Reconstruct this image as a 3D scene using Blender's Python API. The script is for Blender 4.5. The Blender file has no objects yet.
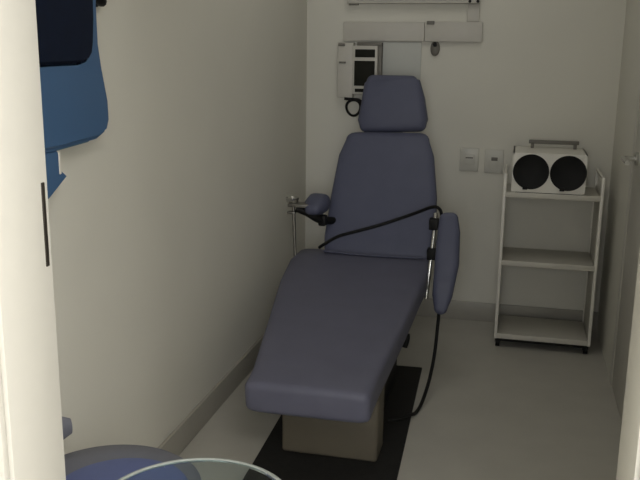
import bpy, bmesh, math, random
from mathutils import Vector, Matrix
random.seed(7)
S = bpy.context.scene
COL = S.collection

# ------------------------------------------------------------------ camera, world, light, exposure
F = 820.0; HC = 1.45; VX, VY = 523.0, 53.0
ROLL = 0.012                                             # the phone was held a touch off level
ux = 320 + math.cos(ROLL) * (VX - 320) + math.sin(ROLL) * (VY - 240)
uy = 240 - math.sin(ROLL) * (VX - 320) + math.cos(ROLL) * (VY - 240)
pitch = math.atan((240 - uy) / F)
yaw = math.atan((ux - 320) / F * math.cos(pitch))
cd = bpy.data.cameras.new('camera'); cam = bpy.data.objects.new('camera', cd); COL.objects.link(cam)
cd.sensor_fit = 'HORIZONTAL'; cd.sensor_width = 36; cd.lens = 36 * F / 640; cd.clip_start = 0.02
cam.location = (0, 0, HC)
cam.rotation_euler = (Matrix.Rotation(yaw, 3, 'Z') @ Matrix.Rotation(math.pi / 2 - pitch, 3, 'X') @ Matrix.Rotation(ROLL, 3, 'Z')).to_euler()
S.camera = cam

w = bpy.data.worlds.new('world'); S.world = w; w.use_nodes = True
w.node_tree.nodes['Background'].inputs[0].default_value = (0.9, 0.95, 1.0, 1)
w.node_tree.nodes['Background'].inputs[1].default_value = 0.15

def area(name, loc, sx, sy, power, col, rot=(0, 0, 0)):
    l = bpy.data.lights.new(name, 'AREA'); l.shape = 'RECTANGLE'; l.size = sx; l.size_y = sy
    l.energy = power; l.color = col
    o = bpy.data.objects.new(name, l); COL.objects.link(o); o.location = loc; o.rotation_euler = rot
    return o
area('corridor_ceiling_lamp', (0.80, -0.25, 2.52), 1.0, 1.0, 50, (1.0, 0.97, 0.92))
area('added_side_light', (1.72, -0.3, 1.6), 1.2, 1.2, 52, (1.0, 0.975, 0.93), (0, math.pi / 2, 0))  # added light from the corridor side, brightens the left wall
area('added_frontal_light', (0.15, -1.62, 1.55), 1.3, 1.3, 45, (0.97, 0.98, 1.0), (math.pi / 2, 0, 0))  # added frontal light from behind the camera
area('room_fill', (-0.35, 3.1, 2.55), 0.7, 1.2, 4.2, (1.0, 0.975, 0.90))  # faint fill added to lift the upper back wall

vs = S.view_settings
vs.view_transform = 'Standard'; vs.look = 'None'; vs.gamma = 1.0; vs.use_curve_mapping = False
vs.exposure = 0.0

# ------------------------------------------------------------------ materials
def mat(name, col, rough=0.6, metal=0.0, noise=0.04, nscale=30, bump=0.0, bscale=200, spec=0.5, trans=0.0):
    m = bpy.data.materials.new(name); m.use_nodes = True
    nt = m.node_tree; b = nt.nodes['Principled BSDF']
    tc = nt.nodes.new('ShaderNodeTexCoord')
    n = nt.nodes.new('ShaderNodeTexNoise'); n.inputs['Scale'].default_value = nscale; n.inputs['Detail'].default_value = 4
    nt.links.new(tc.outputs['Object'], n.inputs['Vector'])
    r = nt.nodes.new('ShaderNodeValToRGB')
    lo = [c * (1 - noise) for c in col]; hi = [min(1, c * (1 + noise)) for c in col]
    r.color_ramp.elements[0].color = (*lo, 1); r.color_ramp.elements[0].position = 0.3
    r.color_ramp.elements[1].color = (*hi, 1); r.color_ramp.elements[1].position = 0.7
    nt.links.new(n.outputs['Fac'], r.inputs['Fac'])
    nt.links.new(r.outputs['Color'], b.inputs['Base Color'])
    b.inputs['Roughness'].default_value = rough; b.inputs['Metallic'].default_value = metal
    b.inputs['Specular IOR Level'].default_value = spec
    b.inputs['Transmission Weight'].default_value = trans
    if bump:
        n2 = nt.nodes.new('ShaderNodeTexNoise'); n2.inputs['Scale'].default_value = bscale
        nt.links.new(tc.outputs['Object'], n2.inputs['Vector'])
        bp = nt.nodes.new('ShaderNodeBump'); bp.inputs['Strength'].default_value = bump; bp.inputs['Distance'].default_value = 0.002
        nt.links.new(n2.outputs['Fac'], bp.inputs['Height']); nt.links.new(bp.outputs['Normal'], b.inputs['Normal'])
    return m
M = {}
M['wall'] = mat('wall_paint', (0.695, 0.68, 0.615), 0.75, noise=0.015, nscale=3, bump=0.1, bscale=150, spec=0.2)
M['ceil'] = mat('ceiling_paint', (0.75, 0.74, 0.70), 0.8, noise=0.01, spec=0.2)
M['floor'] = mat('floor_tile', (0.47, 0.455, 0.41), 0.35, noise=0.04, nscale=6, bump=0.05, spec=0.4)
M['skirt'] = mat('skirting_tile', (0.36, 0.345, 0.305), 0.4, noise=0.04, nscale=8)
M['trim'] = mat('door_frame_paint', (0.55, 0.535, 0.49), 0.5, noise=0.01)
M['door'] = mat('door_paint', (0.60, 0.58, 0.53), 0.5, noise=0.03, nscale=14)
M['vinyl'] = mat('blue_grey_vinyl', (0.088, 0.095, 0.148), 0.5, noise=0.04, nscale=12, bump=0.15, bscale=350, spec=0.35)
M['seatvinyl'] = mat('lit_blue_grey_vinyl', (0.115, 0.117, 0.165), 0.5, noise=0.05, nscale=8, bump=0.15, bscale=350, spec=0.35)  # same vinyl as the backrest, light on the seat put into the colour
M['seam'] = mat('dark_seam', (0.07, 0.075, 0.12), 0.6)
M['stoolvinyl'] = mat('stool_vinyl', (0.15, 0.155, 0.19), 0.5, noise=0.04, bump=0.1, bscale=300)
M['bluevinyl'] = mat('stool_blue_vinyl', (0.10, 0.13, 0.30), 0.5, noise=0.04, bump=0.1, bscale=300)
M['black'] = mat('black_plastic', (0.008, 0.008, 0.008), 0.55, noise=0.1, spec=0.2)
M['rubber'] = mat('black_rubber', (0.014, 0.0135, 0.0125), 0.8, noise=0.15, nscale=40, bump=0.4, bscale=120, spec=0.25)
M['chrome'] = mat('chrome', (0.62, 0.62, 0.60), 0.25, metal=1.0, noise=0.03)
M['steel'] = mat('dull_steel', (0.22, 0.21, 0.19), 0.4, metal=0.8, noise=0.05)
M['tan'] = mat('tan_base_cover', (0.115, 0.10, 0.073), 0.65, noise=0.05, nscale=10)
M['white'] = mat('white_enamel', (0.74, 0.72, 0.66), 0.4, noise=0.015)
M['trolley'] = mat('trolley_enamel', (0.56, 0.54, 0.48), 0.45, noise=0.02)
M['duct'] = mat('trunking_plastic', (0.55, 0.53, 0.485), 0.5, noise=0.015)
M['panel'] = mat('grey_white_board', (0.56, 0.57, 0.54), 0.6, noise=0.01, spec=0.2)
M['screen'] = mat('dark_panel', (0.018, 0.018, 0.014), 0.6, noise=0.1, spec=0.1)
M['greyplate'] = mat('switch_plate', (0.58, 0.57, 0.52), 0.4, noise=0.02)
M['greydark'] = mat('grey_plastic', (0.16, 0.15, 0.13), 0.5, noise=0.05)
M['bluepl'] = mat('blue_plastic', (0.050, 0.115, 0.235), 0.35, noise=0.05, nscale=6)
M['bluerim'] = mat('blue_plastic_rim', (0.10, 0.20, 0.25), 0.35, noise=0.05)
M['navy'] = mat('navy_smoked_plastic', (0.004, 0.008, 0.022), 0.5, noise=0.1, spec=0.12)
M['bronze'] = mat('dark_bronze', (0.03, 0.025, 0.02), 0.45, metal=0.5, noise=0.1)
M['unit'] = mat('unit_casing', (0.56, 0.54, 0.49), 0.5, noise=0.015)
M['lamp'] = mat('lamp_opal', (0.8, 0.8, 0.78), 0.4)
g = bpy.data.materials.new('clear_glass'); g.use_nodes = True
gb = g.node_tree.nodes['Principled BSDF']
gb.inputs['Base Color'].default_value = (0.80, 0.90, 0.92, 1); gb.inputs['Roughness'].default_value = 0.02
gb.inputs['Transmission Weight'].default_value = 1.0; gb.inputs['IOR'].default_value = 1.15
M['glass'] = g
M['glassrim'] = mat('frosted_glass_edge', (0.33, 0.35, 0.33), 0.5, noise=0.05)

# ------------------------------------------------------------------ mesh helpers
def link(name, bm, m, parent=None, smooth=True):
    bmesh.ops.recalc_face_normals(bm, faces=bm.faces)
    me = bpy.data.meshes.new(name); bm.to_mesh(me); bm.free()
    if smooth:
        for p in me.polygons: p.use_smooth = True
    me.materials.append(M[m])
    o = bpy.data.objects.new(name, me); COL.objects.link(o)
    if smooth:
        try: me.set_sharp_from_angle(angle=math.radians(40))
        except Exception: pass
    if parent:
        o.parent = parent
        o.matrix_parent_inverse = Matrix.Translation(-parent.location)
    return o
def box(bm, lo, hi, bev=0.0, seg=2):
    r = bmesh.ops.create_cube(bm, size=1.0)['verts']
    for v in r:
        v.co = Vector([lo[i] + (v.co[i] + 0.5) * (hi[i] - lo[i]) for i in range(3)])
    if bev:
        es = list({e for v in r for e in v.link_edges})
        bmesh.ops.bevel(bm, geom=es, offset=bev, segments=seg, affect='EDGES', profile=0.5)
def boxes(name, lst, m, parent=None, bev=0.0, seg=2):
    bm = bmesh.new()
    for lo, hi in lst: box(bm, lo, hi, bev, seg)
    return link(name, bm, m, parent)
def spline(pts, n=8):
    P = [Vector(p) for p in pts]
    if len(P) < 3: return P
    out = []
    for i in range(len(P) - 1):
        p0 = P[max(i - 1, 0)]; p1 = P[i]; p2 = P[i + 1]; p3 = P[min(i + 2, len(P) - 1)]
        for k in range(n):
            t = k / n
            out.append(0.5 * ((2 * p1) + (p2 - p0) * t + (2 * p0 - 5 * p1 + 4 * p2 - p3) * t * t + (3 * p1 - p0 - 3 * p2 + p3) * t ** 3))
    out.append(P[-1]); return out
def tube(bm, pts, r, seg=10, closed=False):
    P = [Vector(p) for p in pts]; rings = []; n = len(P); up = None
    for i, p in enumerate(P):
        if closed: t = P[(i + 1) % n] - P[i - 1]
        else: t = P[min(i + 1, n - 1)] - P[max(i - 1, 0)]
        t.normalize()
        if up is None: up = t.orthogonal().normalized()
        up = (up - t * up.dot(t)).normalized(); s = t.cross(up)
        rr = r[i] if isinstance(r, (list, tuple)) else r
        rings.append([bm.verts.new(p + (up * math.cos(a) + s * math.sin(a)) * rr) for a in [2 * math.pi * k / seg for k in range(seg)]])
    m = n if closed else n - 1
    for i in range(m):
        A = rings[i]; B = rings[(i + 1) % n]
        for k in range(seg): bm.faces.new((A[k], A[(k + 1) % seg], B[(k + 1) % seg], B[k]))
    if not closed:
        bm.faces.new(rings[0]); bm.faces.new(rings[-1])
def tubes(name, lst, r, m, parent=None, seg=10):
    bm = bmesh.new()
    for p in lst: tube(bm, p, r, seg)
    return link(name, bm, m, parent)
def lathe(name, prof, m, loc, parent=None, axis='z', seg=40):
    bm = bmesh.new(); rings = []
    for r, h in prof:
        ring = []
        for k in range(seg):
            a = 2 * math.pi * k / seg
            c = (r * math.cos(a), r * math.sin(a), h)
            if axis == 'x': c = (h, c[0], c[1])
            if axis == 'y': c = (c[0], h, c[1])
            ring.append(bm.verts.new(Vector(c) + Vector(loc)))
        rings.append(ring)
    for A, B in zip(rings, rings[1:]):
        for k in range(seg): bm.faces.new((A[k], A[(k + 1) % seg], B[(k + 1) % seg], B[k]))
    bm.faces.new(rings[0]); bm.faces.new(rings[-1])
    return link(name, bm, m, parent)
def pad(name, secs, m, parent, ex=4.5, endr=0.03, n=32, ends=(1, 1)):
    """upholstered slab lofted through (centre, half width, half thickness); width runs along x"""
    C = [Vector(s[0]) for s in secs]
    def frame(i):
        t = (C[min(i + 1, len(C) - 1)] - C[max(i - 1, 0)]).normalized()
        x = Vector((1, 0, 0)); x = (x - t * x.dot(t)).normalized()
        return t, x, t.cross(x)
    L = []
    def add(i, off, shrink):
        t, x, u = frame(i)
        L.append((C[i] + t * off, x, u, max(secs[i][1] - shrink, 0.004), max(secs[i][2] - shrink * min(1, secs[i][2] / endr * 0.9), 0.003)))
    if ends[0]:
        for a in (90, 70, 50, 30, 12): add(0, endr * (1 - math.sin(math.radians(a))), endr * (1 - math.cos(math.radians(a))))
    else: add(0, 0, 0)
    st = list(L); L.clear()
    if ends[0]:                               # cap order: outermost first, growing to the full section
        t, x, u = frame(0)
        for a in (90, 72, 54, 36, 18):
            s = endr * (1 - math.cos(math.radians(a))); o = -endr * math.sin(math.radians(a)) + endr
            L.append((C[0] + t * o, x, u, secs[0][1] - s, max(secs[0][2] - s * min(1, 0.9 * secs[0][2] / endr), 0.003)))
        L.append((C[0] + t * endr, x, u, secs[0][1], secs[0][2]))
    else: add(0, 0, 0)
    for i in range(1, len(C) - 1): add(i, 0, 0)
    k = len(C) - 1
    if ends[1]:
        t, x, u = frame(k)
        L.append((C[k] - t * endr, x, u, secs[k][1], secs[k][2]))
        for a in (18, 36, 54, 72, 90):
            s = endr * (1 - math.cos(math.radians(a))); o = endr * math.sin(math.radians(a)) - endr
            L.append((C[k] + t * o, x, u, secs[k][1] - s, max(secs[k][2] - s * min(1, 0.9 * secs[k][2] / endr), 0.003)))
    else: add(k, 0, 0)
    bm = bmesh.new(); rings = []
    for c, x, u, hw, ht in L:
        ring = []
        for j in range(n):
            a = 2 * math.pi * (j + 0.5) / n; ca, sa = math.cos(a), math.sin(a)
            ring.append(bm.verts.new(c + x * hw * math.copysign(abs(ca) ** (2 / ex), ca) + u * ht * math.copysign(abs(sa) ** (2 / (ex * 0.62)), sa)))
        rings.append(ring)
    for A, B in zip(rings, rings[1:]):
        for j in range(n): bm.faces.new((A[j], A[(j + 1) % n], B[(j + 1) % n], B[j]))
    bm.faces.new(rings[0]); bm.faces.new(rings[-1])
    o = link(name, bm, m, parent)
    o.data.set_sharp_from_angle(angle=math.radians(75))
    return o
def thing(name, label, cat, loc=(0, 0, 0), group=None):
    o = bpy.data.objects.new(name, None); COL.objects.link(o); o.location = loc; o.empty_display_size = 0.1
    o['label'] = label; o['category'] = cat
    if group: o['group'] = group
    return o
def tag(o, label, cat, group=None):
    o['label'] = label; o['category'] = cat
    if group: o['group'] = group
    return o
def struct(o):
    o['kind'] = 'structure'; return o

# ------------------------------------------------------------------ the setting
XL, XR, YF, YB, ZC = -1.143, 0.480, 1.10, 4.43, 2.60     # the small room
YN = 0.97                                                # corridor side of the wall with the doorway
JL, JR = -0.690, 0.163                                   # doorway jambs
CXL, CXR, CY = -1.5, 1.5, -1.4                           # corridor
T = 0.1
struct(boxes('floor', [((CXL - T, CY - T, -0.1), (CXR + T, YB + T, 0))], 'floor'))
struct(boxes('ceiling', [((CXL - T, CY - T, ZC), (CXR + T, YB + T, ZC + 0.1))], 'ceil'))
struct(boxes('wall_left', [((XL - T, YF, 0), (XL, YB, ZC))], 'wall'))
struct(boxes('wall_back', [((XL - T, YB, 0), (XR + T, YB + T, ZC))], 'wall'))
DY0, DY1, DZ = 2.80, 3.64, 2.10                          # door in the right wall
struct(boxes('wall_right', [((XR, YF, 0), (XR + T, DY0, ZC)), ((XR, DY1, 0), (XR + T, YB, ZC)), ((XR, DY0, DZ), (XR + T, DY1, ZC))], 'wall'))
struct(boxes('wall_front', [((CXL, YN, 0), (JL - 0.03, YF, ZC)), ((JR + 0.03, YN, 0), (CXR, YF, ZC)), ((JL - 0.03, YN, 2.13), (JR + 0.03, YF, ZC))], 'wall'))
struct(boxes('wall_corridor_left', [((CXL - T, CY, 0), (CXL, YF, ZC))], 'wall'))
vy0, vy1 = -0.9, 0.3
struct(boxes('wall_corridor_right', [((CXR, CY, 0), (CXR + T, vy0, ZC)), ((CXR, vy1, 0), (CXR + T, YF, ZC)), ((CXR, vy0, 0), (CXR + T, vy1, 1.0)), ((CXR, vy0, 2.2), (CXR + T, vy1, ZC))], 'wall'))
struct(boxes('added_window_2', [((CXR + 0.03, vy0, 1.0), (CXR + 0.08, vy0 + 0.04, 2.2)), ((CXR + 0.03, vy1 - 0.04, 1.0), (CXR + 0.08, vy1, 2.2)), ((CXR + 0.03, vy0, 1.0), (CXR + 0.08, vy1, 1.04)),
                          ((CXR + 0.03, vy0, 2.16), (CXR + 0.08, vy1, 2.2)), ((CXR + 0.03, -0.32, 1.0), (CXR + 0.08, -0.28, 2.2))], 'trim'))  # made-up window frame for the added side light
wx0, wx1, wz0, wz1 = -0.50, 0.80, 0.9, 2.2
struct(boxes('wall_corridor_back', [((CXL - T, CY - T, 0), (wx0, CY, ZC)), ((wx1, CY - T, 0), (CXR + T, CY, ZC)), ((wx0, CY - T, 0), (wx1, CY, wz0)), ((wx0, CY - T, wz1), (wx1, CY, ZC))], 'wall'))
struct(boxes('added_window_1', [((wx0, CY - 0.08, wz0), (wx0 + 0.04, CY - 0.03, wz1)), ((wx1 - 0.04, CY - 0.08, wz0), (wx1, CY - 0.03, wz1)), ((wx0, CY - 0.08, wz0), (wx1, CY - 0.03, wz0 + 0.04)),
                          ((wx0, CY - 0.08, wz1 - 0.04), (wx1, CY - 0.03, wz1)), ((0.13, CY - 0.08, wz0), (0.17, CY - 0.03, wz1))], 'trim'))  # unseen window frame put in around the added frontal light
# doorway lining and casing
e = 0.001
tr = struct(boxes('trim_1', [((JL - 0.03 + e, YN - 0.004, 0), (JL, YF + 0.003, 2.10)), ((JR, YN - 0.004, 0), (JR + 0.03 - e, YF + 0.003, 2.10)),
                             ((JL - 0.03 + e, YN - 0.004, 2.10), (JR + 0.03 - e, YF + 0.003, 2.13 - e))], 'trim', bev=0.002))
struct(boxes('trim_2', [((JL - 0.085, YN - 0.018, 0), (JL - 0.006, YN - 0.0045, 2.18)), ((JR + 0.006, YN - 0.018, 0), (JR + 0.085, YN - 0.0045, 2.18)),
                        ((JL - 0.006, YN - 0.018, 2.106), (JR + 0.006, YN - 0.0045, 2.18))], 'trim', bev=0.003))
boxes('strike_plate', [((JL - 0.0005, 1.0845, 1.122), (JL + 0.002, 1.0925, 1.252))], 'bronze', tr, bev=0.0008)
# skirting
H = 0.105
struct(boxes('baseboard_left', [((XL, YF, 0), (XL + 0.014, YB, H))], 'skirt', bev=0.003))
struct(boxes('baseboard_back', [((XL + 0.014, YB - 0.014, 0), (XR, YB, H))], 'skirt', bev=0.003))
# closed door in the right wall
d1 = boxes('door_1', [((XR + 0.001, DY0 + 0.001, 0.006), (XR + 0.041, DY1 - 0.001, DZ - 0.001))], 'door', bev=0.001)
struct(d1)
struct(boxes('trim_3', [((XR - 0.003, DY1, 0), (XR - e, DY1 + 0.05, DZ + 0.05)), ((XR - 0.003, DY0 - 0.05, 0), (XR - e, DY0, DZ + 0.05)),
                        ((XR - 0.003, DY0, DZ), (XR - e, DY1, DZ + 0.05))], 'door', bev=0.002))
bm = bmesh.new()
tube(bm, [(XR + 0.006, 3.525, 1.037), (XR - 0.010, 3.525, 1.037)], 0.027, 20)
tube(bm, spline([(XR - 0.006, 3.525, 1.037), (XR - 0.042, 3.525, 1.037), (XR - 0.056, 3.515, 1.038), (XR - 0.058, 3.47, 1.039), (XR - 0.056, 3.37, 1.038)], 6), 0.011, 12)
hd = link('handle', bm, 'chrome', d1); hd['label'] = 'chrome lever handle'

# fittings for the corridor lamp and the added room fill (above the frame)
def ceiling_fitting(loc, sx, sy, label):
    t = thing('ceiling_light_or_added_fill', label, 'light', (loc[0], loc[1], ZC))
    boxes('housing', [((loc[0] - sx / 2 - 0.03, loc[1] - sy / 2 - 0.03, ZC - 0.03), (loc[0] + sx / 2 + 0.03, loc[1] + sy / 2 + 0.03, ZC - 0.001))], 'white', t, bev=0.004)

# ------------------------------------------------------------------ reclining treatment chair
ch = thing('treatment_chair', 'reclining blue-grey vinyl treatment chair standing on the black floor mat', 'chair', (-0.62, 3.1, 0))
pad('seat', [((-0.623, 2.432, 0.312), 0.215, 0.060), ((-0.624, 2.56, 0.329), 0.219, 0.060), ((-0.646, 3.00, 0.380), 0.270, 0.058),
             ((-0.666, 3.35, 0.425), 0.308, 0.06), ((-0.672, 3.60, 0.452), 0.328, 0.06), ((-0.672, 3.76, 0.46), 0.322, 0.06)], 'seatvinyl', ch, ex=10, endr=0.026)
bk = pad('backrest', [((-0.605, 3.720, 0.475), 0.262, 0.040), ((-0.607, 3.775, 0.575), 0.268, 0.045), ((-0.611, 3.88, 0.77), 0.256, 0.045),
                      ((-0.620, 3.98, 0.945), 0.234, 0.043), ((-0.623, 4.045, 1.055), 0.208, 0.038)], 'vinyl', ch, ex=7, endr=0.05)
hr = pad('headrest', [((-0.603, 4.055, 1.060), 0.166, 0.040), ((-0.606, 4.065, 1.12), 0.174, 0.048), ((-0.610, 4.085, 1.22), 0.156, 0.05),
                      ((-0.620, 4.105, 1.30), 0.138, 0.046), ((-0.620, 4.113, 1.334), 0.128, 0.038)], 'vinyl', ch, ex=6, endr=0.035)
tubes('crease', [spline([(-0.650, 4.0385, 1.196), (-0.625, 4.037, 1.202), (-0.600, 4.037, 1.199), (-0.565, 4.038, 1.206)], 5)], 0.0035, 'seam', hr)
boxes('headrest_bracket', [((-0.66, 4.09, 0.90), (-0.56, 4.12, 1.20))], 'steel', ch, bev=0.006)
# underframe, column, base cover
boxes('underframe', [((-0.80, 2.75, 0.270), (-0.47, 3.70, 0.330))], 'black', ch, bev=0.01)
boxes('base_cover', [((-0.769, 2.655, 0.0135), (-0.415, 2.80, 0.266))], 'tan', ch, bev=0.012, seg=3)
boxes('column', [((-0.74, 2.80, 0.0135), (-0.46, 3.45, 0.30))], 'black', ch, bev=0.015)
# release lever under the seat, right side
lv = tubes('release_lever', [[(-0.47, 3.26, 0.33), (-0.395, 3.25, 0.322)]], 0.012, 'chrome', ch)
tubes('lever_grip', [spline([(-0.398, 3.25, 0.300), (-0.396, 3.245, 0.28), (-0.404, 3.24, 0.245)], 5)], 0.013, 'black', lv)

# right armrest folded down at the side, on its chrome bar
tubes('armrest_bar', [[(-0.338, 3.66, 0.74), (-0.335, 3.65, 0.715), (-0.342, 3.60, 0.56), (-0.350, 3.555, 0.42), (-0.352, 3.55, 0.37)], [(-0.46, 3.66, 0.43), (-0.345, 3.585, 0.46)]], 0.010, 'chrome', ch)
for z, y in ((0.695, 3.64), (0.565, 3.60)):
    boxes('clamp', [((-0.362, y - 0.022, z - 0.026), (-0.320, y + 0.022, z + 0.026))], 'black', ch, bev=0.006)
ar = pad('armrest', [((-0.282, 3.47, 0.325), 0.030, 0.020), ((-0.278, 3.50, 0.40), 0.044, 0.026), ((-0.268, 3.55, 0.54), 0.054, 0.028),
                     ((-0.270, 3.60, 0.67), 0.050, 0.028), ((-0.276, 3.63, 0.752), 0.042, 0.024)], 'vinyl', ch, ex=4, endr=0.03)
ar['label'] = 'padded armrest hanging upright beside the seat'
# left armrest with its knuckle
pad('armrest', [((-0.905, 3.62, 0.725), 0.040, 0.028), ((-0.905, 3.68, 0.735), 0.052, 0.042), ((-0.903, 3.75, 0.742), 0.056, 0.046), ((-0.900, 3.81, 0.742), 0.048, 0.038)], 'vinyl', ch, ex=3.5, endr=0.03)
kn = tubes('armrest_bracket', [spline([(-0.99, 3.66, 0.728), (-0.94, 3.67, 0.708), (-0.89, 3.69, 0.675), (-0.865, 3.74, 0.66), (-0.83, 3.79, 0.65)], 5)], 0.019, 'black', ch)
boxes('knuckle', [((-0.892, 3.69, 0.640), (-0.855, 3.74, 0.690))], 'black', ch, bev=0.008)
# instrument holder at the left with a thin rod
hl = boxes('instrument_holder', [((-1.025, 3.63, 0.735), (-0.905, 3.70, 0.752)), ((-1.03, 3.64, 0.700), (-0.99, 3.68, 0.712))], 'steel', ch, bev=0.004)
lathe('holder_cup', [(0.024, 0), (0.028, 0.004), (0.032, 0.024), (0.029, 0.024), (0.022, 0.006)], 'chrome', (-1.010, 3.665, 0.752), hl, seg=20)
tubes('holder_rod', [[(-1.005, 3.665, 0.745), (-0.998, 3.66, 0.60), (-0.99, 3.655, 0.44), (-0.93, 3.655, 0.42)]], 0.008, 'steel', hl)
ch_lines = tubes('seam', [spline([(-0.855, 3.668, 0.527), (-0.73, 3.664, 0.524), (-0.615, 3.662, 0.523), (-0.48, 3.664, 0.524), (-0.385, 3.67, 0.526)], 6)], 0.006, 'seam', ch)

# black cable over the chair and down to the floor
cab = spline([(-0.885, 3.70, 0.535), (-0.86, 3.68, 0.555), (-0.79, 3.675, 0.60), (-0.70, 3.68, 0.63), (-0.60, 3.69, 0.662), (-0.50, 3.70, 0.70), (-0.42, 3.69, 0.735),
              (-0.36, 3.665, 0.765), (-0.325, 3.655, 0.765), (-0.308, 3.66, 0.72), (-0.30, 3.64, 0.58), (-0.298, 3.56, 0.42), (-0.288, 3.485, 0.33),
              (-0.288, 3.45, 0.27), (-0.290, 3.38, 0.17), (-0.300, 3.30, 0.085), (-0.316, 3.21, 0.025), (-0.332, 3.13, 0.0085), (-0.350, 3.07, 0.021), (-0.39, 3.02, 0.0205), (-0.43, 3.00, 0.0205)], 8)
tag(tubes('cable', [cab], 0.0075, 'black', None), 'black cable draped across the chair and hanging to the floor', 'cable')

# mat
mt = boxes('floor_mat', [((-0.258, -0.62, 0), (0.258, 0.62, 0.012))], 'rubber', None, bev=0.003)
mt.location = (-0.602, 2.99, 0.0005); mt.rotation_euler = (0, 0, math.radians(1.9))
tag(mt, 'black rubber mat on the floor under the treatment chair', 'mat')

# ------------------------------------------------------------------ trolley
tx0, tx1, ty0, ty1 = -0.052, 0.414, 4.02, 4.375
tl = thing('utility_trolley', 'white metal three-tier trolley on dark castors against the back wall', 'trolley', ((tx0 + tx1) / 2, 4.2, 0))
for z in (0.062, 0.442, 0.783):
    boxes('shelf', [((tx0 + 0.012, ty0 + 0.003, z - 0.012), (tx1 - 0.012, ty1 - 0.008, z)), ((tx0 + 0.012, ty0, z - 0.014), (tx1 - 0.012, ty0 + 0.004, z + 0.012))], 'trolley', tl, bev=0.0015)
for x in (tx0, tx1 - 0.016):
    boxes('side_panel', [((x + 0.006, ty0 + 0.016, 0.05), (x + 0.010, ty1 - 0.016, 0.80))], 'trolley', tl, bev=0.001)
for x in (tx0 + 0.008, tx1 - 0.008):
    boxes('post', [((x - 0.008, ty0, 0.045), (x + 0.008, ty0 + 0.016, 0.885))], 'white', tl, bev=0.004)
    boxes('post', [((x - 0.008, ty1 - 0.016, 0.045), (x + 0.008, ty1, 0.885))], 'white', tl, bev=0.004)
    boxes('top_rail', [((x - 0.006, ty0 + 0.014, 0.868), (x + 0.006, ty1 - 0.014, 0.882))], 'white', tl, bev=0.003)
boxes('under_shelf_shade', [((tx0 + 0.006, ty0 + 0.004, 0.034), (tx1 - 0.006, ty1 - 0.006, 0.0495))], 'black', tl, bev=0.002)  # black slab standing in for the shadow under the bottom shelf
for x in (tx0 + 0.02, tx1 - 0.02):
    for y in (ty0 + 0.025, ty1 - 0.03):
        c = tubes('castor', [[(x - 0.010, y, 0.0225), (x + 0.010, y, 0.0225)]], 0.022, 'black', tl, seg=20)
        boxes('castor_fork', [((x - 0.014, y - 0.010, 0.022), (x - 0.011, y + 0.010, 0.05)), ((x + 0.011, y - 0.010, 0.022), (x + 0.014, y + 0.010, 0.05)), ((x - 0.014, y - 0.010, 0.045), (x + 0.014, y + 0.010, 0.05))], 'black', c)

# white box with two round black openings
def glove_box():
    x0, x1, y0, y1, z0, z1 = -0.014, 0.330, 4.06, 4.36, 0.784, 0.982
    t = thing('two_port_box', 'white box with two round black openings on top of the trolley', 'box', ((x0 + x1) / 2, (y0 + y1) / 2, z0))
    # housing: front plate with two holes, then five sides
    bm = bmesh.new()
    cs = [(0.074, 0.892), (0.247, 0.892)]; R = 0.081
    box(bm, (x0, y0, z0 + 0.008), (x0 + 0.006, y1, z1)); box(bm, (x1 - 0.006, y0, z0 + 0.008), (x1, y1, z1))
    box(bm, (x0, y0, z1 - 0.006), (x1, y1, z1)); box(bm, (x0, y0, z0 + 0.008), (x1, y1, z0 + 0.014)); box(bm, (x0, y1 - 0.006, z0 + 0.008), (x1, y1, z1))
    # front plate built as two square-with-hole fields
    xm = (cs[0][0] + cs[1][0]) / 2; N = 48
    for (cx, cz), (fx0, fx1) in zip(cs, ((x0, xm), (xm, x1))):
        for yy in (y0 - 0.003, y0 + 0.003):
            inn = []; out = []
            for k in range(N):
                a = 2 * math.pi * (k + 0.5) / N; ca, sa = math.cos(a), math.sin(a)
                inn.append(bm.verts.new((cx + R * ca, yy, cz + R * sa)))
                hx = (fx1 - cx) if ca > 0 else (cx - fx0); hz = (z1 - cz) if sa > 0 else (cz - z0 - 0.008)
                s = min(hx / max(abs(ca), 1e-6), hz / max(abs(sa), 1e-6))
                out.append(bm.verts.new((cx + s * ca, yy, cz + s * sa)))
            for k in range(N): bm.faces.new((inn[k], inn[(k + 1) % N], out[(k + 1) % N], out[k]))
    link('housing', bm, 'white', t, smooth=False)
    for cx, cz in cs:
        lathe('opening', [(R, -0.004), (R + 0.004, -0.006), (R + 0.004, 0.0), (R, 0.002), (R - 0.004, 0.012), (R - 0.012, 0.06), (R - 0.03, 0.075), (0.004, 0.08)][::-1], 'black', (cx, y0, cz), t, axis='y')
    for cx, cz in cs:
        boxes('port_tab', [((cx - 0.035, y0 - 0.012, cz - R - 0.006), (cx - 0.012, y0 - 0.004, cz - R + 0.012))], 'black', t, bev=0.002)
    boxes('foot', [((x0 + 0.02, y0 + 0.02, z0), (x1 - 0.02, y1 - 0.02, z0 + 0.009))], 'black', t)
    hx0, hx1, hy = 0.058, 0.302, 4.30
    h = boxes('carry_handle', [((hx0, hy - 0.012, z1 + 0.022), (hx1, hy + 0.012, z1 + 0.040)), ((hx0 + 0.01, hy - 0.008, z1 - 0.001), (hx0 + 0.026, hy + 0.008, z1 + 0.024)), ((hx1 - 0.026, hy - 0.008, z1 - 0.001), (hx1 - 0.01, hy + 0.008, z1 + 0.024))], 'greydark', t, bev=0.003)
    return t
glove_box()

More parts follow.
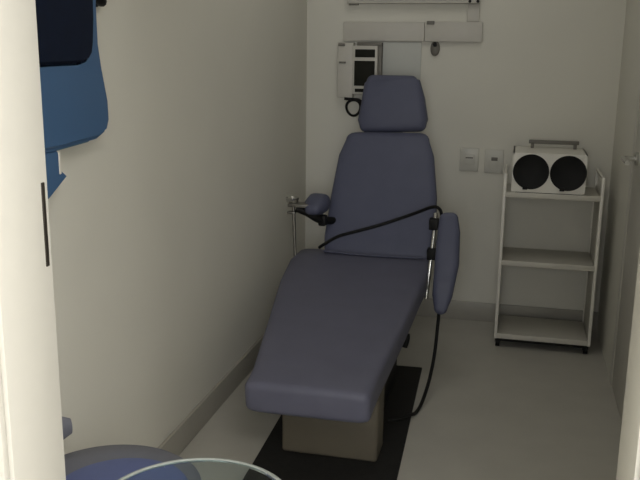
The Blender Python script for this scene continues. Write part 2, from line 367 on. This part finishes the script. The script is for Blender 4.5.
# ------------------------------------------------------------------ back wall fittings
W = YB
def trunk():
    t = thing('cable_trunking', 'off-white plastic cable trunking running level along the back wall', 'trunking', (-0.57, W, 1.5))
    boxes('duct', [((-0.938, W - 0.022, 1.502), (-0.506, W - 0.0005, 1.600))], 'duct', t, bev=0.003)
    boxes('duct_cover', [((-0.504, W - 0.026, 1.502), (-0.209, W - 0.0005, 1.602))], 'duct', t, bev=0.003)
    v = boxes('riser', [((-0.290, W - 0.020, 1.603), (-0.230, W - 0.0005, 1.690))], 'duct', t, bev=0.002)
    boxes('clip', [((-0.495, W - 0.034, 1.588), (-0.455, W - 0.024, 1.606))], 'greydark', t, bev=0.003)
trunk()
wl = thing('wall_light_box', 'shallow white wall box just above the cable trunking', 'box', (-0.57, W, 1.69))
boxes('casing', [((-0.915, W - 0.055, 1.692), (-0.228, W - 0.001, 2.00))], 'unit', wl, bev=0.006)
boxes('front_panel', [((-0.85, W - 0.062, 1.708), (-0.30, W - 0.054, 1.98))], 'lamp', wl, bev=0.003)
for x in (-0.278, -0.238):
    tubes('screw', [[(x, W - 0.058, 1.702), (x, W - 0.050, 1.702)]], 0.008, 'black', wl, seg=12)
boxes('latch', [((-0.905, W - 0.050, 1.684), (-0.855, W - 0.030, 1.693))], 'greydark', wl, bev=0.002)

pn = tag(boxes('wall_board', [((-0.728, W - 0.010, 1.300), (-0.520, W - 0.0005, 1.499))], 'panel', None, bev=0.002), 'pale grey board fixed to the wall behind the headrest', 'board')
# controller with dark displays
dv = thing('wall_controller', 'white wall unit with dark display panels left of the headrest', 'control box', (-0.85, W, 1.36))
dx0, dx1, dz0, dz1, dy = -0.959, -0.722, 1.205, 1.503, 4.36
boxes('casing', [((dx0, dy + 0.012, dz0), (dx0 + 0.085, W - 0.001, dz1 - 0.01)), ((dx0 + 0.083, dy, dz0 + 0.02), (dx1 - 0.02, W - 0.001, dz1 - 0.025))], 'unit', dv, bev=0.005)
boxes('side_rail', [((dx1 - 0.021, dy + 0.012, dz0 + 0.02), (dx1, W - 0.011, dz1 - 0.016))], 'greydark', dv, bev=0.003)
boxes('top_rail', [((dx0 + 0.105, dy + 0.006, dz1 - 0.026), (dx1, W - 0.011, dz1 - 0.008))], 'greydark', dv, bev=0.003)
fx0, fx1 = dx0 + 0.098, dx1 - 0.033
boxes('display', [((fx0, dy - 0.004, dz1 - 0.085), (fx1, dy + 0.002, dz1 - 0.044))], 'screen', dv, bev=0.002)
boxes('display', [((fx0 - 0.003, dy - 0.004, dz0 + 0.065), (fx1, dy + 0.002, dz1 - 0.103))], 'screen', dv, bev=0.002)
boxes('display', [((fx0 + 0.002, dy - 0.004, dz0 + 0.032), (fx1, dy + 0.002, dz0 + 0.050))], 'screen', dv, bev=0.002)
boxes('latch', [((dx0 + 0.004, dy + 0.004, dz1 - 0.028), (dx0 + 0.040, dy + 0.0125, dz1 - 0.014))], 'greydark', dv, bev=0.002)
boxes('latch', [((dx0 + 0.010, dy + 0.004, dz1 - 0.118), (dx0 + 0.046, dy + 0.0125, dz1 - 0.108))], 'greydark', dv, bev=0.002)
bm = bmesh.new()
cc = Vector((-0.868, 4.375, 1.152))
tube(bm, [cc + Vector((0.038 * math.cos(a), 0.012 * math.sin(2 * a), 0.042 * math.sin(a))) for a in [2 * math.pi * k / 32 for k in range(32)]], 0.007, 8, closed=True)
tube(bm, spline([cc + Vector((-0.05, 0.0, 0.048)), cc + Vector((-0.02, 0.0, 0.046)), cc + Vector((0.03, 0.0, 0.042)), cc + Vector((0.05, 0.012, 0.02))], 5), 0.008, 8)
link('coiled_lead', bm, 'black', dv)
# small dark oval knob
kb = thing('wall_hook', 'small dark oval fitting on the wall just below the trunking', 'hook', (-0.448, W, 1.47))
bm = bmesh.new(); bmesh.ops.create_uvsphere(bm, u_segments=20, v_segments=12, radius=1.0)
for v in bm.verts: v.co = Vector((-0.448 + 0.025 * v.co.x, W - 0.012 + 0.011 * v.co.y, 1.468 + 0.040 * v.co.z))
link('plate', bm, 'greydark', kb)
tubes('peg', [[(-0.448, W - 0.020, 1.486), (-0.448, W - 0.045, 1.490)]], 0.011, 'black', kb, seg=12)
# two plates on the wall
def plate(x0, x1, z0, z1, label, kind):
    t = thing('wall_plate', label, 'switch', ((x0 + x1) / 2, W, (z0 + z1) / 2), 'plates on the back wall')
    boxes('cover', [((x0, W - 0.010, z0), (x1, W - 0.0005, z1))], 'greyplate', t, bev=0.004)
    if kind == 'socket':
        boxes('insert', [((x0 + 0.022, W - 0.013, z0 + 0.034), (x1 - 0.022, W - 0.009, z1 - 0.034))], 'greyplate', t, bev=0.003)
        boxes('slot', [((x0 + 0.03, W - 0.0145, z1 - 0.055), (x1 - 0.03, W - 0.0125, z1 - 0.048))], 'greydark', t)
    else:
        boxes('insert', [((x0 + 0.022, W - 0.013, z0 + 0.030), (x1 - 0.022, W - 0.009, z1 - 0.030))], 'greyplate', t, bev=0.002)
        boxes('rocker', [((x0 + 0.035, W - 0.018, z1 - 0.058), (x1 - 0.030, W - 0.012, z1 - 0.040))], 'greydark', t, bev=0.002)
plate(-0.292, -0.193, 0.832, 0.955, 'square pale wall plate farther left from the trolley', 'socket')
plate(-0.162, -0.064, 0.828, 0.951, 'square pale wall plate nearest the trolley', 'switch')

# ------------------------------------------------------------------ blue dispenser on the left wall
dp = thing('wall_dispenser', 'blue plastic wall dispenser with dark navy cover beside the doorway', 'dispenser', (XL, 1.95, 1.4))
def prism(name, prof, x0, x1, m, parent, bev=0.012):
    """outline (y,z) given a depth along x"""
    bm = bmesh.new()
    a = [bm.verts.new((x0, y, z)) for y, z in prof]; b = [bm.verts.new((x1, y, z)) for y, z in prof]
    n = len(prof)
    bm.faces.new(a); bm.faces.new(b[::-1])
    for i in range(n): bm.faces.new((a[i], a[(i + 1) % n], b[(i + 1) % n], b[i]))
    bmesh.ops.recalc_face_normals(bm, faces=bm.faces)
    es = [e for e in bm.edges if all(v in b for v in e.verts)]
    bmesh.ops.bevel(bm, geom=es, offset=bev, segments=3, affect='EDGES')
    return link(name, bm, m, parent)
dxf = -1.06
prism('body', [(1.625, 1.212), (1.745, 1.210), (1.955, 1.218), (2.000, 1.232), (2.017, 1.262), (2.015, 1.315), (1.990, 1.40), (1.977, 1.46), (1.977, 1.80), (1.625, 1.80)], XL + 0.001, dxf, 'bluepl', dp)
prism('rim', [(1.595, 1.203), (1.745, 1.200), (1.960, 1.208), (2.009, 1.224), (2.027, 1.26), (2.025, 1.317), (1.999, 1.402), (1.985, 1.46), (1.985, 1.805), (1.595, 1.805)], XL + 0.001, XL + 0.05, 'bluerim', dp, 0.006)
prism('cover', [(1.625, 1.405), (1.855, 1.408), (1.900, 1.415), (1.921, 1.432), (1.930, 1.46), (1.939, 1.52), (1.950, 1.81), (1.625, 1.81)], XL + 0.03, dxf + 0.012, 'navy', dp, 0.012)
prism('nozzle', [(1.645, 1.10), (1.725, 1.098), (1.810, 1.140), (1.783, 1.158), (1.770, 1.212), (1.645, 1.212)], XL + 0.03, dxf - 0.012, 'bluepl', dp, 0.006)
boxes('tear_edge', [((XL + 0.04, 1.767, 1.150), (dxf - 0.010, 1.777, 1.205))], 'white', dp, bev=0.003)
# dark fitting at the top
wk = thing('wall_bracket', 'small black bracket on the left wall beside the top of the blue dispenser', 'bracket', (XL, 2.15, 1.62))
lathe('base', [(0.004, 0.0), (0.022, 0.001), (0.022, 0.010), (0.012, 0.014)], 'black', (XL, 2.105, 1.580), wk, axis='x', seg=20)
tubes('arm', [spline([(XL + 0.008, 2.105, 1.580), (XL + 0.028, 2.10, 1.572), (XL + 0.036, 2.065, 1.58), (XL + 0.034, 2.02, 1.62)], 5)], 0.014, 'black', wk)

# ------------------------------------------------------------------ stool near the doorway
sx, sy = -0.888, 1.585
st = thing('stool', 'round blue-grey upholstered stool in front corner by the left wall', 'stool', (sx, sy, 0))
lathe('seat', [(0.02, 0.375), (0.19, 0.375), (0.216, 0.385), (0.226, 0.41), (0.222, 0.435), (0.205, 0.448), (0.15, 0.452), (0.02, 0.454)], 'stoolvinyl', (sx, sy, 0), st, seg=64)
lathe('seat_top', [(0.02, 0.450), (0.150, 0.450), (0.160, 0.455), (0.155, 0.461), (0.13, 0.464), (0.02, 0.466)], 'bluevinyl', (sx + 0.052, sy - 0.035, 0), st, seg=64)
lathe('column', [(0.03, 0.06), (0.03, 0.20), (0.022, 0.205), (0.022, 0.376)], 'chrome', (sx, sy, 0), st, seg=24)
boxes('seat_plate', [((sx - 0.09, sy - 0.09, 0.365), (sx + 0.09, sy + 0.09, 0.377))], 'black', st, bev=0.003)
for k in range(5):
    a = 2 * math.pi * k / 5 + 0.3; c, s = math.cos(a), math.sin(a)
    tubes('leg', [[(sx + 0.02 * c, sy + 0.02 * s, 0.085), (sx + 0.195 * c, sy + 0.195 * s, 0.062)]], [0.018, 0.013], 'black', st)
    px, py = sx + 0.195 * c, sy + 0.195 * s
    tubes('castor', [[(px - 0.012 * s, py + 0.012 * c, 0.0255), (px + 0.012 * s, py - 0.012 * c, 0.0255)]], 0.025, 'black', st, seg=18)
# low curved backrest on the doorway side
bm = bmesh.new(); rings = []
for k in range(13):
    t = k / 12; a = math.radians(139 + 75 * t)
    e_ = math.sin(math.pi * min(max(t, 0.02), 0.98)) ** 0.35
    cx, cy = sx + 0.236 * math.cos(a), sy + 0.236 * math.sin(a)
    ring = []
    for j in range(16):
        b = 2 * math.pi * j / 16
        rr = 0.013 * math.cos(b); zz = 0.505 + 0.055 * e_ * math.sin(b)
        ring.append(bm.verts.new((cx + rr * math.cos(a), cy + rr * math.sin(a), zz)))
    rings.append(ring)
for A, B in zip(rings, rings[1:]):
    for j in range(16): bm.faces.new((A[j], A[(j + 1) % 16], B[(j + 1) % 16], B[j]))
bm.faces.new(rings[0]); bm.faces.new(rings[-1])
link('backrest', bm, 'stoolvinyl', st)
tubes('backrest_stem', [spline([(sx - 0.08, sy + 0.02, 0.37), (sx - 0.19, sy + 0.04, 0.372), (sx - 0.236, sy + 0.05, 0.39), (sx - 0.236, sy + 0.05, 0.47)], 5)], 0.008, 'black', st)

# ------------------------------------------------------------------ small round glass table just inside the doorway
gx, gy, gr, gz = -0.560, 1.325, 0.192, 0.595
gt = thing('glass_table', 'small round glass-topped side table just inside the doorway', 'table', (gx, gy, 0))
lathe('glass_top', [(0.004, gz - 0.010), (gr - 0.006, gz - 0.010), (gr - 0.006, gz - 0.002), (0.004, gz - 0.002)], 'glass', (gx, gy, 0), gt, seg=72)
bm = bmesh.new()
tube(bm, [(gx + gr * math.cos(a), gy + gr * math.sin(a), gz - 0.006) for a in [2 * math.pi * k / 72 for k in range(72)]], 0.0055, 10, closed=True)
link('rim', bm, 'glassrim', gt)
lathe('pedestal', [(0.05, gz - 0.024), (0.05, gz - 0.011), (0.012, gz - 0.011)][::-1] + [(0.05, gz - 0.024), (0.014, gz - 0.03), (0.014, 0.03), (0.11, 0.014), (0.115, 0.0), (0.01, 0.0)], 'chrome', (gx, gy - 0.03, 0), gt, seg=36)

# ceiling fittings around the corridor lamp and the added room fill
ceiling_fitting((0.80, -0.25), 1.0, 1.0, 'flat white ceiling light in the corridor')
ceiling_fitting((-0.35, 3.1), 0.7, 1.2, 'flat white ceiling fitting added for the fill light over the treatment chair')
